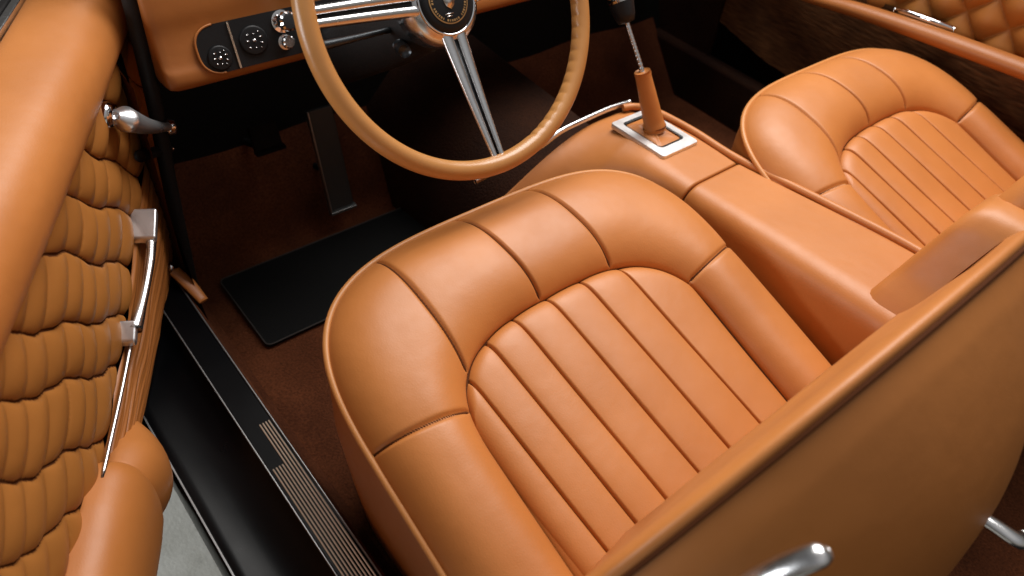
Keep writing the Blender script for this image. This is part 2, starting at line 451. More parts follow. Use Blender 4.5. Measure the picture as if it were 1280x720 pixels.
# steering column: shroud, collar and ignition barrel behind the wheel
col = empty('steering_column', tuple(WC - NN * .12))
tag(col, 'black steering column shroud behind the wheel hub with a chrome ignition barrel', 'steering column')
CO = WC - NN * .12
mb = MB(); lathe(mb, [(.030, .075), (.036, .070), (.040, .03), (.046, -.06), (.050, -.25), (.03, -.26)], (0, 0, 0), NN, 40); mb.build('shroud', RUBBER, col)
mb = MB(); tube(mb, [E1 * -.040 + NN * .03 - E2 * .022, E1 * -.052 - E2 * .030 + NN * .06], [.009, .008], 18); mb.build('ignition_barrel', DARKMETAL, col)
mb = MB(); tube(mb, spline([E1 * .03, E1 * -.09 + NN * .03 + E2 * .0, E1 * -.15 + NN * .045], 20), [.004, .004, .006], 12); mb.build('stalk', DARKMETAL, col)

# ================================================================== DASHBOARD
dash = empty('dashboard', (0, .85, .446))
DO = np.array([0, .85, .446])
tag(dash, 'tan leather dashboard with black switch strip behind the steering wheel', 'dashboard')
DU = np.array([0, .40, .9165])                    # up the face
DN = np.array([0, -.9165, .40])                   # out of the face
def dp(x, s, h=0): return np.stack([np.asarray(x, float) + 0 * np.asarray(s), 0 * np.asarray(x) + s * DU[1] + h * DN[1], 0 * np.asarray(x) + s * DU[2] + h * DN[2]], -1)
prof = [(.10, -.015, 'b')]
sec = [(.0, .16, -.02), (.0, .06, -.022), (0, .012, -.016), (0, .0, -.004), (0, .004, .006), (0, .018, .010), (0, .035, .008), (0, .07, .010), (0, .10, .018), (0, .14, .022), (0, .19, .012), (0, .22, -.02), (0, .24, -.08), (0, .245, -.20)]
# section as (y,z) in dash-local coordinates
secyz = []
for _, s, h in sec[4:]: q = dp(0, s, h); secyz.append((q[1], q[2]))
under = [(.22, .02), (.10, -.002), (.03, -.006), (.006, -.004)]
secyz = spline(np.array([(0, *q) for q in under + secyz]), 90)[:, 1:]
xs_ = np.concatenate([[-.606, -.605, -.601, -.592], np.linspace(-.575, .70, 40)])
shr = np.concatenate([[.86, .93, .975, .995], np.ones(40)])
G = []
for x, k in zip(xs_, shr):
    c0 = np.array([.10, .10]); q = c0 + (secyz - c0) * k
    G.append(np.stack([np.full(len(q), x), q[:, 0], q[:, 1]], 1))
mb = MB(); mb.grid(G, flip=True); k = len(secyz); mb.f.append(tuple(reversed(range(k))))
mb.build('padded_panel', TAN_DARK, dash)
# switch panel: black plate with rounded left end, in a leather-edged recess
def plate(x0, x1, s0, s1, rl, n=10):
    P = [(x1, s0), (x1, s1)]
    cx_ = x0 + rl
    for t in np.linspace(PI / 2, PI * 1.5, 2 * n): P.append((cx_ + rl * math.cos(t), (s0 + s1) / 2 + (s1 - s0) / 2 * math.copysign(abs(math.sin(t)) ** .7, math.sin(t))))
    return P
mb = MB(); prism(mb, plate(-.556, -.20, .010, .074, .030), (0, 0, 0) + DN * .0, E1, DU, DN * .0125)
pl = mb.build('switch_panel', BLACKPLASTIC, dash, smooth=False)
P = plate(-.556, -.20, .010, .074, .030)
path = [dp(x, s, .0125) for x, s in P[1:] + P[:1]]
mb = MB(); tube(mb, spline(path[1:-1], 80), .0016, 10); mb.build('recess_edge', TAN_DARK, dash)
mb = MB(); box(mb, dp(-.5055, .042, .014), (.0028, .062, .003), E1, DU, DN); mb.build('divider', COPPER, dash, smooth=False)
def knob(x, s, r=.010, ln=.022, n=12, mat=CHROME):
    mb = MB(); o = dp(x, s, .0125)
    lathe(mb, [(r * 1.25, 0), (r * 1.25, .0025), (r * .55, .004), (r * .5, ln * .5)], o, DN, 24)
    g = []
    for h, rr in ((ln * .45, .7), (ln * .55, 1), (ln * .9, 1), (ln, .8), (ln, .0)):
        g.append([o + DN * h + r * rr * (1 + .10 * (k % 2)) * (math.cos(k * PI / n) * E1 + math.sin(k * PI / n) * DU) for k in range(2 * n)])
    mb.grid(g, cv=True); mb.build('knob', mat, dash, smooth=False)
def rosette(x, s, r):
    """small round dial: dark face with bright raised studs"""
    mb = MB(); o = dp(x, s, .0125); lathe(mb, [(r, 0), (r, .003), (r * .88, .0036), (.0001, .0030)], o, DN, 32)
    d_ = mb.build('dial', BLACKPLASTIC, dash)
    m2 = MB()
    for k in range(9):
        t = k * 2 * PI / 9 + .3
        rr = r * (.62 if k % 2 else .5)
        c_ = o + DN * .0042 + rr * (math.cos(t) * E1 + math.sin(t) * DU)
        tube(m2, [c_ - E1 * .0018 * math.cos(t * 2), c_ + E1 * .0022 + DU * .0012 * math.sin(3 * t)], .0010, 8)
    lathe(m2, [(.0026, .003), (.0022, .0052), (.0001, .0056)], o, DN, 12)
    m2.build('stud', CHROME, d_)
rosette(-.529, .030, .0165); rosette(-.476, .042, .0200)
knob(-.4285, .058, .0125, .030); knob(-.432, .030, .0085, .018, mat=SATIN); knob(-.39, .036, .009, .02); knob(-.34, .040, .009, .02); knob(-.30, .044, .008, .018, mat=SATIN)
mb = MB(); lathe(mb, [(.034, 0), (.034, .006), (.031, .007), (.0305, .004), (.0001, .004)], dp(-.245, .052, .0125), DN, 48); gg = mb.build('gauge', BLACKPLASTIC, dash)
mb = MB(); lathe(mb, [(.0345, .0045), (.0350, .007), (.0325, .008)], dp(-.245, .052, .0125), DN, 48); mb.build('bezel', SATIN, gg)
# upper glove recess: a black slab puts its inner shade into the colour
P = [(-.475, .112), (-.20, .112), (-.20, .19), (-.485, .19), (-.486, .135)]
P = [(q[0], q[1]) for q in P]
mb = MB(); prism(mb, P, DN * .0, E1, DU, DN * .020); mb.build('recess_shade_slab', BLACKPLASTIC, dash, smooth=False, bevel=.004)
mb = MB(); tube(mb, spline([dp(-.20, .110, .020), dp(-.40, .110, .020), dp(-.465, .112, .020), dp(-.485, .125, .020), dp(-.488, .15, .020), dp(-.486, .19, .016)], 50), .0055, 12); mb.build('recess_edge', TAN_DARK, dash)

# ================================================================== CENTRE CONSOLE
con = empty('center_console', (.05, .35, 0)); CC = np.array([.05, .35, 0])
tag(con, 'tan leather centre console with padded armrest lid running between the two seats', 'console')
def section(y, xl, zb, x1, x2, zt, r1=.03, r2=.008, n=14):
    def rnd(P, A, B, r_):
        P, A, B = map(np.array, (P, A, B)); a = P + (A - P) / np.linalg.norm(A - P) * min(r_, .48 * np.linalg.norm(A - P)); b = P + (B - P) / np.linalg.norm(B - P) * min(r_, .48 * np.linalg.norm(B - P))
        return [(1 - t) ** 2 * a + 2 * t * (1 - t) * P + t * t * b for t in np.linspace(0, 1, n)]
    P0, P1, P2, P3 = (xl, zb), (x1, zt), (x2, zt), (x2 + .006, .0)
    pts = [np.array((xl + .002, 0.)), np.array(P0) * 1.0] + [np.array(P0) + (np.array(P1) - np.array(P0)) * f for f in (.15, .3)] + rnd(P1, P0, P2, r1) + rnd(P2, P1, P3, r2) + [np.array(P3)]
    return np.array([(x, y, z) for x, z in pts]) - CC
def interp_secs(keys, ys):
    K = np.array(keys); return [section(y, *[np.interp(y, K[::1, 0], K[:, j]) for j in range(1, 6)], r1=np.interp(y, K[:, 0], K[:, 6])) for y in ys]
keysF = [(.398, -.052, .07, -.012, .117, .340, .030), (.44, -.056, .10, -.014, .117, .341, .032), (.49, -.075, .11, -.020, .115, .342, .04), (.54, -.11, .155, -.028, .112, .340, .06), (.59, -.15, .19, -.020, .108, .330, .08), (.632, -.21, .215, -.030, .105, .318, .10)]
ys = np.r_[.398, .3985, np.linspace(.402, .628, 40), .631, .632]
S_ = interp_secs(keysF, ys)
S_[0] = S_[0] * [1, 1, 1]; 
G = np.array(S_)
c_ = G.mean(1)
def cap_round(G, i, k):  # pull a section slightly in for a soft end
    m = np.array([.03, 0, .2]) ; G[i, :, 0] += (m[0] - .0 - G[i, :, 0]) * k * .2; G[i, :, 2] -= k * .02
cap_round(G, 0, .18)
mb = MB(); mb.grid(G); n_ = G.shape[1]; mb.f.append(tuple(range(n_))); mb.f.append(tuple(reversed([(G.shape[0] - 1) * n_ + k for k in range(n_)])))
mb.build('console_body', TAN, con)
keysL = [(-.05, -.052, .07, -.036, .122, .372, .040), (.10, -.052, .07, -.030, .128, .366, .038), (.25, -.052, .07, -.020, .124, .354, .034), (.395, -.050, .07, -.012, .117, .3415, .030)]
ys = np.r_[np.linspace(-.05, .388, 30), .391, .3935, .3945]
G = np.array(interp_secs(keysL, ys)); cap_round(G, -1, .22); cap_round(G, -2, .07)
mb = MB(); mb.grid(G); n_ = G.shape[1]; mb.f.append(tuple(range(n_))); mb.f.append(tuple(reversed([(G.shape[0] - 1) * n_ + k for k in range(n_)])))
mb.build('armrest_lid', TAN, con)
mb = MB(); tube(mb, spline([(.127, -.05, .372), (.135, .10, .366), (.130, .25, .355), (.122, .40, .343), (.120, .50, .343), (.115, .585, .338), (.104, .618, .331), (.085, .628, .329)], 80) - CC, .0062, 12)
mb.build('welt', TAN, con)
mb = MB(); tube(mb, spline([(.108, .634, .330), (.06, .637, .3305), (.0, .637, .3275), (-.055, .637, .322), (-.095, .637, .308), (-.15, .637, .297), (-.20, .637, .293), (-.235, .637, .288)], 80) - CC, .0042, 12, flat=1.3)
mb.build('chrome_trim', SATIN, con)
# seam line between body and lid is the real gap; dark filler below it stands in for its shade
mb = MB(); G = np.array(interp_secs([(.39, -.048, .06, -.010, .114, .333, .03), (.405, -.048, .06, -.010, .114, .333, .03)], [.390, .403])); mb.grid(G); mb.build('gap_shade_filler', THREAD_SHADE, con)
# padded riser where the lid meets the seat backs
R0 = [(-.026, .30), (-.022, .345), (-.006, .372), (.020, .405), (.040, .450), (.056, .488), (.078, .506), (.120, .502), (.158, .480), (.165, .30)]
R1 = spline([(x, 0, z) for x, z in R0], 60)[:, [0, 2]]
G = []
rc = np.array([.07, .36])
for dy, k in ((.002, .0), (.001, .5), (.0, .86), (-.003, .93), (-.010, .975), (-.022, 1.0), (-.05, 1.01), (-.09, 1.0)):
    q = rc + (R1 - rc) * k
    G.append(np.stack([q[:, 0], .098 - (q[:, 1] - .34) * .26 + dy, q[:, 1]], 1) - CC)
mb = MB(); mb.grid(np.array(G), flip=False); mb.build('rear_riser', TAN, con)
# gear plate: chrome frame + inner leather pad
def rrect(x0, x1, y0, y1, r, n=6):
    P = []
    for cx_, cy_, t0 in ((x1 - r, y1 - r, 0), (x0 + r, y1 - r, PI / 2), (x0 + r, y0 + r, PI), (x1 - r, y0 + r, 1.5 * PI)):
        for k in range(n + 1): t = t0 + k * PI / 2 / n; P.append((cx_ + r * math.cos(t), cy_ + r * math.sin(t)))
    return np.array(P)
o1 = rrect(.012, .099, .468, .590, .006); i1 = rrect(.026, .086, .487, .578, .008)
def zt(P, h): return np.stack([P[:, 0], P[:, 1], .3425 + h - .06 * np.clip(P[:, 1] - .53, 0, 1)], 1) - CC
mb = MB(); mb.grid([zt(o1, -.004), zt(o1, .0025), zt(o1 * .99 + np.array([.055, .53]) * .01, .0042), zt(i1 * .99 + np.array([.055, .53]) * .01, .0042), zt(i1, .002), zt(i1, -.004)], cv=True, flip=True)
mb.build('gear_plate', simple('bright_plate_metal', (.90, .90, .90), .36, .9, bscale=40), con, sharp=30)
mb = MB(); mb.grid([zt(i1 * .99 + np.array([.055, .53]) * .01, .0046), zt(i1 * .90 + np.array([.0555, .532]) * .10, .0036)], cv=True, flip=True); mb.build('gear_plate_inset', BLACKPLASTIC, con)
# soft leather pad in the frame, sagging, with a stitched front edge
G = []
rng2 = np.random.default_rng(2)
for f in np.linspace(0, 1, 14):
    P = (i1 * .90 + np.array([.0555, .532]) * .10) * (1 - f) + np.array([.056, .535]) * f
    hgt = .0005 + .010 * math.sin(f * PI / 2) + .0012 * np.sin(np.arange(len(P)) * 1.3 + f * 9) * math.sin(f * PI)
    Q = zt(P, 0); Q[:, 2] += hgt; G.append(Q)
mb = MB(); mb.grid(G, cv=True, flip=True); mb.build('gaiter_base', TAN, con)

# gear lever
gl = empty('gear_lever', (.055, .53, .345)); GO = np.array([.055, .53, .345])
tag(gl, 'gear lever with tan leather sleeve, steel shaft and black chrome-topped knob on the console', 'gear lever')
A0 = np.array([.056, .528, .348]); A1 = np.array([.034, .567, .444]); A2 = np.array([.029, .610, .500]); A3 = np.array([.030, .645, .542])
mb = MB(); lf = np.linspace(0, 1, 26)
path = [A0 + (A1 - A0) * f for f in lf]; rad = .0175 - .0050 * lf + .0016 * np.exp(-((lf - .08) / .05) ** 2) + .0012 * np.exp(-((lf - .97) / .03) ** 2)
tube(mb, np.array(path) - GO, list(rad), 24); mb.build('leather_sleeve', TAN, gl)
mb = MB()
ringr = [A0 + (A1 - A0) * .07 + .0172 * (math.cos(t) * np.array([1, 0, .1]) + math.sin(t) * np.array([0, 1, -.35])) for t in np.linspace(0, 2 * PI, 40, endpoint=False)]
tube(mb, np.array(ringr) - GO, .0012, 8, closed=True); mb.build('stitching', THREAD_SHADE, gl)
mb = MB(); sp = spline([A1 - (A2 - A1) * .15, A1 + (A2 - A1) * .5, A2, A3], 60); 
rd = [.0038 + .0008 * (i % 3 == 0) for i in range(60)]
tube(mb, sp - GO, rd, 16); mb.build('shaft', SATIN, gl)
ax = (A3 - A2) / np.linalg.norm(A3 - A2)
mb = MB(); lathe(mb, [(.004, -.030), (.013, -.028), (.0165, -.018), (.0185, -.006), (.0205, .004), (.0205, .010)], A2 + ax * .036 - GO, ax, 32); kb = mb.build('knob', BLACKPLASTIC, gl)
mb = MB(); lathe(mb, [(.0208, .002), (.0215, .006), (.0205, .018), (.012, .028), (.0001, .032)], A2 + ax * .036 - GO, ax, 32); mb.build('knob_cap', CHROME, kb)

# ================================================================== DRIVER DOOR (open)
DH = np.array([-.634, .953, 0.]); DW = np.array([-.494, -.869, 0]); DW /= np.linalg.norm(DW); DNN = np.array([DW[1] * -1, DW[0], 0]); 
if DNN[0] < 0: DNN = -DNN
def dr(u, z, off=0.0):
    u, z, off = np.broadcast_arrays(np.asarray(u, float), np.asarray(z, float), np.asarray(off, float))
    return u[..., None] * DW + off[..., None] * DNN + z[..., None] * np.array([0, 0, 1.])
door = empty('door', tuple(DH))
tag(door, 'open driver door with quilted tan leather panel, at the left edge', 'car door', 'front car doors')
def quilt_h(p, q):
    tri = np.abs((q % 1) - .5) * 2
    p = p + .035 * (tri - .5)
    sp_ = np.abs(np.sin(PI * p)); sq = np.abs(np.sin(PI * q))
    return (sp_ ** .30) * (.62 + .38 * sq ** 1.0)
U = np.linspace(-.075, .98, 640); Zq = np.linspace(.16, .482, 190)
UU, ZZ = np.meshgrid(U, Zq, indexing='ij')
lowb = np.interp(UU, [-.1, .03, .15, .3, .5, 1.0], [.335, .30, .272, .215, .185, .16])
ZZ = lowb + (ZZ - .16) / (.482 - .16) * (.482 - lowb)
jig = .012 * np.sin(UU * 23) * np.sin(ZZ * 31 + 1)
pA = (UU - ZZ + .342 + jig) / .098
qB = (.62 * UU + .785 * ZZ + jig * .5) / .0465
cellr = np.sin(np.floor(pA) * 12.9898 + np.floor(qB) * 78.233) * 43758.5453; cellr = cellr - np.floor(cellr)
h = .0150 * quilt_h(pA, qB) * (.85 + .25 * cellr)
edge = np.clip((ZZ - lowb) / .012, 0, 1)
h = h * (edge ** .5) 
tri = np.abs((qB % 1) - .5) * 2; pm = pA + .035 * (tri - .5)
seam = np.abs(np.sin(PI * pm)) < .075  # row valleys coloured dark as the shade between the quilt rows
fm = (seam[:-1, :-1] & seam[1:, 1:]).ravel()
mb = MB(); mb.grid(dr(UU, ZZ, -.004 + h)); mb.build('quilted_panel', QUILT, door, mask=fm)
# pleated strip under the quilting
V_ = np.linspace(0, 1, 120)
UU, VV = np.meshgrid(np.linspace(-.078, .98, 300), V_, indexing='ij')
up_ = np.interp(UU, [-.1, .03, .15, .3, .5, 1.0], [.345, .308, .280, .222, .192, .165]); lo_ = np.interp(UU, [-.09, -.075, -.05, 0, .1, .3, .45, 1], [.24, .20, .145, .115, .10, .098, .10, .10])
ZZ = lo_ + (up_ - lo_) * VV
ph = VV * 9 + .25 * np.sin(UU * 14) + .15 * np.sin(UU * 41 + VV * 5)
h = .0050 * np.abs(np.sin(PI * ph)) ** .6 + .0012 * np.abs(np.sin(PI * ph * 2.6 + 3 * np.sin(UU * 9))) + .010 * np.sin(PI * VV) - .02 * np.clip(.05 - VV, 0, 1) * 10
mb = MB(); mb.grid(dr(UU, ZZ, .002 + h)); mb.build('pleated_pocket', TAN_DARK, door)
# padded top roll
secR = spline(np.array([(0, -.014, .470), (0, .004, .474), (0, .017, .487), (0, .023, .508), (0, .019, .535), (0, .002, .557), (0, -.030, .568), (0, -.062, .570), (0, -.066, .560)]), 60)[:, 1:]
us = np.r_[-.10, -.098, -.09, np.linspace(-.07, .98, 60)]
sc = np.r_[.8, .93, .99, np.ones(60)]
G = []
for u, k in zip(us, sc):
    q = np.array([-.01, .51]) + (secR - np.array([-.01, .51])) * k
    G.append(dr(np.full(len(q), u), q[:, 1], q[:, 0] + .003 * math.sin(u * 5)))
mb = MB(); mb.grid(G, flip=False); mb.f.append(tuple(range(len(secR)))); mb.build('top_roll', TAN, door)
mb = MB(); box(mb, dr(.44, .570, -.069), (1.08, .010, .012), DW, DNN); mb.build('belt_trim', SATIN, door, smooth=False, bevel=.002)
mb = MB(); box(mb, dr(.44, .568, -.080), (1.08, .010, .018), DW, DNN); mb.build('window_seal', RUBBER, door, smooth=False, bevel=.003)
# outer skin
secS = spline(np.array([(0, -.086, .560), (0, -.105, .552), (0, -.125, .50), (0, -.135, .40), (0, -.130, .2), (0, -.11, .06), (0, -.05, .045), (0, .0, .06), (0, .002, .12)]), 50)[:, 1:]
G = [dr(np.full(len(secS), u), secS[:, 1], secS[:, 0]) for u in np.linspace(-.09, 1.0, 30)]
mb = MB(); mb.grid(G, flip=True); n_ = len(secS); mb.f.append(tuple(range(n_))); mb.f.append(tuple(29 * n_ + k for k in range(n_))); mb.build('outer_skin', BLACKPAINT, door)
# rounded pocket end and the fat roll that carries on to the back of the door
def blob(u0, u1, N_, zt_k, zb_k, pr_k, off0):
    G = []
    for f in np.linspace(0, 1, N_):
        u = u0 + f * (u1 - u0)
        zt_, zb_, prot = [np.interp(f, np.linspace(0, 1, len(k)), k) for k in (zt_k, zb_k, pr_k)]
        row = []
        for t in np.linspace(-PI / 2, PI / 2, 28):
            z = (zt_ + zb_) / 2 + (zt_ - zb_) / 2 * math.copysign(abs(math.sin(t)) ** .85, math.sin(t))
            row.append(dr(u, z, off0 + prot * abs(math.cos(t)) ** .75))
        G.append(row)
    return G
def sm(k, n=24):
    k = np.array(k, float); return list(spline(np.stack([k, k * 0, k * 0], 1), n)[:, 0])
G = blob(.375, .56, 60, sm([.140, .160, .180, .190, .195, .196]), sm([.115, .066, .048, .052, .075, .10]), sm([0, .038, .056, .056, .044, .02]), .004)
mb = MB(); mb.grid(G, flip=True); mb.build('pocket_end', TAN, door)
G = blob(.470, .985, 80, [.150, .196, .210, .214, .216, .218] + [.22] * 30, [.130, .078, .058, .050, .048, .046] + [.045] * 30, [.0, .042, .052, .056, .057, .058] + [.058] * 30, .004)
mb = MB(); mb.grid(G, flip=True); mb.build('armrest', TAN, door)
# chrome release handle (flared base, round tip) and window winder stub
def dpt(u, z, off): return dr(u, z, off)
mb = MB(); pth = [dpt(.138, .452, .020), dpt(.128, .440, .028), dpt(.105, .415, .044), dpt(.070, .390, .052), dpt(.048, .376, .056)]
tube(mb, spline(pth, 24), [.006, .021, .0135, .0085, .0070], 20, flat=.8); hd = mb.build('release_handle', HARDWARE, door)
mb = MB(); o = dpt(.044, .373, .056); lathe(mb, [(.0001, -.008), (.008, -.007), (.0115, .0), (.010, .008), (.0001, .011)], o, DNN, 20); mb.build('handle_tip', CHROME, hd)
mb = MB(); lathe(mb, [(.017, 0), (.017, .004), (.013, .010), (.0001, .011)], dpt(.134, .450, .008), DNN, 24); mb.build('escutcheon', CHROME, hd)
mb = MB(); tube(mb, spline([dpt(.085, .352, .018), dpt(.05, .335, .030), dpt(.010, .312, .034)], 16), [.009, .008, .010], 16); wn = mb.build('winder_handle', BLACKPLASTIC, door)
mb = MB(); lathe(mb, [(.0001, -.004), (.008, -.003), (.0095, .004), (.0001, .010)], dpt(.003, .308, .034), DNN, 18); mb.build('winder_knob', CHROME, wn)
# pull handle: two chrome brackets, slim bar, tail strip
mb = MB()
box(mb, dpt(.155, .282, .018), (.046, .036, .012), DW + np.array([0, 0, -.5]), DNN, taper=1)
pb = mb.build('pull_handle', HARDWARE, door, smooth=False, bevel=.003)
mb = MB(); tube(mb, spline([dpt(.150, .270, .024), dpt(.20, .262, .030), dpt(.26, .248, .028), dpt(.312, .236, .022)], 40), [.0095, .0065, .0055, .0060, .0095], 14); mb.build('pull_bar', SATIN, pb)
mb = MB(); box(mb, dpt(.318, .236, .014), (.030, .024, .012), DW + np.array([0, 0, -.5]), DNN); mb.build('lower_bracket', HARDWARE, pb, smooth=False, bevel=.004)
mb = MB(); tube(mb, spline([dpt(.325, .222, .016), dpt(.40, .216, .016), dpt(.52, .212, .016)], 20), .0026, 10); mb.build('chrome_strip', SATIN, door)

# ================================================================== FAR DOOR (passenger)
fd = empty('door', (.74, .9, 0)); FO = np.array([.74, .9, 0])
tag(fd, 'closed passenger door with dim quilted panel and armrest at the top right corner', 'car door', 'front car doors')
UU, ZZ = np.meshgrid(np.linspace(.92, -.35, 420), np.linspace(.41, .72, 140), indexing='ij')
pA = (UU - ZZ) / .085; qB = (UU + ZZ) / .085
h = .020 * (np.abs(np.sin(PI * pA)) ** .5) * (np.abs(np.sin(PI * qB)) ** .5)
mb = MB(); mb.grid(np.stack([.748 - h, UU, ZZ], -1) - FO, flip=True); mb.build('quilted_panel', QUILT, fd)
UU, ZZ = np.meshgrid(np.linspace(.90, -.35, 300), np.linspace(.0, 1, 60), indexing='ij')
lo_ = np.interp(UU, [-.4, .4, .75, .9], [.16, .17, .195, .23]); zz = lo_ + (.425 - lo_) * ZZ
h = .0012 * np.abs(np.sin(ZZ * 70 + 1.2 * np.abs(np.sin(UU * 75)))) ** .6
mb = MB(); mb.grid(np.stack([.735 - h, UU, zz], -1) - FO, flip=True); mb.build('woven_kick_panel', WOVEN, fd)
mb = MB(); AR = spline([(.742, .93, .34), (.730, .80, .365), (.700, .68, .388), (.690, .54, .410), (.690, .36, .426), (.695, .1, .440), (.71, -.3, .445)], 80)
tube(mb, AR - FO, [.006, .013, .017, .020, .022, .022, .022], 20, flat=.75); mb.build('armrest', TAN_DARK, fd)  # darker leather puts the dimmer light of the far door into the colour
mb = MB(); tube(mb, spline([(.722, .50, .425), (.705, .47, .437), (.705, .42, .441), (.722, .38, .437)], 30) - FO, .006, 12); mb.build('pull_handle', CHROME, fd)
mb = MB(); box(mb, np.array([.80, .27, .36]) - FO, (.09, 1.32, .70)); mb.build('outer_skin', BLACKPAINT, fd, smooth=False, bevel=.01)

# ================================================================== BODY TUB
body = empty('car_body', (0, .3, 0)); BOo = np.array([0, .3, 0])
tag(body, 'black car body with door sill, firewall and rear bulkhead enclosing the tan cabin', 'car')
def sx(y): return -.690 - .012 * (.85 - y) / .6      # outer edge of the sill plate follows the body
mb = MB()
G = []
for y in np.linspace(-.6, 1.25, 30):
    o_ = -.702; 
    G.append([(-.662, y, -.06), (-.662, y, .098), (-.665, y, .104), (-.6995, y, .106), (-.703, y, .104), (-.715, y, .085), (-.76, y, .078), (-.785, y, .085), (-.800, y, .088), (-.806, y, .080), (-.806, y, .0), (-.79, y, -.12), (-.70, y, -.14)])
mb.grid(np.array(G) - BOo, flip=False); mb.build('door_sill', BLACKPAINT, body)
mb = MB(); box(mb, np.array([-.8005, .325, .0895]) - BOo, (.0022, 1.85, .003)); mb.build('sill_edge', DULL, body, smooth=False)
mb = MB(); box(mb, np.array([-.683, .325, .108]) - BOo, (.041, 1.80, .006)); sp_ = mb.build('scuff_plate', BLACKPAINT, body, smooth=False, bevel=.001)  # black colour stands in for the dark reflection in the metal plate
mb = MB(); box(mb, np.array([-.6625, .325, .111]) - BOo, (.0025, 1.80, .006)); mb.build('inner_trim', DULL, sp_, smooth=False, bevel=.001)
mb = MB(); box(mb, np.array([-.7045, .325, .108]) - BOo, (.0025, 1.80, .005)); mb.build('outer_trim', DULL, sp_, smooth=False, bevel=.0008)
for k in range(8):
    x = -.6985 + k * .0044; y1 = .455 if k < 4 else .53  # ribs built only where they glint; beyond, black stands for the reflection
    mb = MB(); tube(mb, np.array([(x, -.55, .1115), (x, y1, .1115)]) - BOo, .00125, 8); mb.build('rib', RIB_GLINT, sp_)
# inner sill wall in carpet
mb = MB(); mb.grid(np.array([[(-.660, y, .108), (-.655, y, .10), (-.648, y, .03), (-.62, y, -.001)] for y in (-.55, .3, 1.2)]) - BOo, flip=False); mb.build('sill_carpet', CARPET, body)
PEDALS = []
# A-pillar shut face + seal
mb = MB(); box(mb, np.array([-.650, .985, .37]) - BOo, (.040, .10, .74)); ap = mb.build('door_pillar', BLACKPAINT, body, smooth=False, bevel=.008)
mb = MB(); tube(mb, spline([(-.630, .918, .02), (-.624, .905, .25), (-.614, .900, .45), (-.606, .902, .80)], 40) - BOo, .011, 14); mb.build('door_seal', RUBBER, ap)
# kick panel
mb = MB(); G = [[(-.646, y, z) for z in (.0, .13, .25, .46)] for y in (.78, .86, 1.2)]
G = np.array(G, float); G[0, 1:, 2] = [.06, .10, .12]; G[0, :, 1] = [.80, .80, .82, .86]
mb.grid(G - BOo); mb.build('kick_panel', CARPET, body)
mb = MB(); G = [[(x, y, z) for (y, z) in ((1.085, .13), (1.14, .30), (1.2, .75))] for x in (-.66, 0, .78)]
mb.grid(np.array(G) - BOo, flip=True); mb.build('firewall', BLACKMAT, body)
mb = MB(); G = [[(x, y, z) for (y, z) in ((-.40, -.0), (-.44, .30), (-.50, .50), (-.62, .52))] for x in (-.66, 0, .78)]
mb.grid(np.array(G) - BOo, flip=False); mb.build('rear_bulkhead', BLACKMAT, body)
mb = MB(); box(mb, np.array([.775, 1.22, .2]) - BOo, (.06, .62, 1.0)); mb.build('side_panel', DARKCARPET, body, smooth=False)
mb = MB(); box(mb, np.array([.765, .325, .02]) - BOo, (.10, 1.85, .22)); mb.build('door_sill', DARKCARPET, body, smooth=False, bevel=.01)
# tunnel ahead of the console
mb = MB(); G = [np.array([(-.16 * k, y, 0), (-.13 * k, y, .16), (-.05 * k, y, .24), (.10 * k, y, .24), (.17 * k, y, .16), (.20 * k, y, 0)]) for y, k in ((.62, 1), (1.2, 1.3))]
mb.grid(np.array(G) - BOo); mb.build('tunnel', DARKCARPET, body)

# door check strap by the front of the sill
ck = empty('door_check_strap', (-.655, .83, .12)); co = np.array([-.655, .83, .12])
tag(ck, 'small leather door check strap with a steel pin at the front end of the sill', 'strap')
mb = MB(); tube(mb, spline([(-.662, .862, .135), (-.652, .835, .122), (-.645, .80, .108)], 16) - co, [.010, .011, .008], 12, flat=.4); mb.build('strap', TAN_DARK, ck)
mb = MB(); lathe(mb, [(.0001, .009), (.006, .008), (.0065, 0), (.0065, -.004)], np.array([-.664, .866, .139]) - co, (0, -.2, 1), 18); mb.build('pin', CHROME, ck)
mb = MB(); lathe(mb, [(.0001, .004), (.005, .003), (.005, -.003)], np.array([-.690, .855, .112]) - co, (0, 0, 1), 14)
sb_ = mb.build('sill_bolt', SATIN, None); sb_.location = co; tag(sb_, 'small bright bolt head on the black sill beside the door strap', 'bolt')

# ================================================================== FLOOR, MAT, PEDALS
UU, VV = np.meshgrid(np.linspace(-.66, .72, 90), np.linspace(-.45, 1.10, 100), indexing='ij')
zz = .0 + .0025 * np.sin(UU * 17) * np.sin(VV * 13) + np.clip(VV - .96, 0, 1) * 1.2
mb = MB(); mb.grid(np.stack([UU, VV, zz], -1)); fl = mb.build('carpet', CARPET)
mat_ = empty('floor_mat', (-.37, .84, .014)); mo = np.array([-.37, .84, .014])
tag(mat_, 'black rubber heel mat on the brown carpet below the pedals', 'floor mat')
P = rrect(-.578, -.150, .742, .934, .010)
mb = MB(); prism(mb, P, (0, 0, .003) - mo, (1, 0, 0), (0, 1, 0), (0, 0, .006)); mb.build('mat', BLACKMAT, mat_, smooth=False)
pe = np.array([(x, y, .009) for x, y in P]) - mo
mb = MB(); tube(mb, pe, .0015, 8, closed=True); mb.build('binding', simple('dark_binding', (.02, .014, .011), .7), mat_)
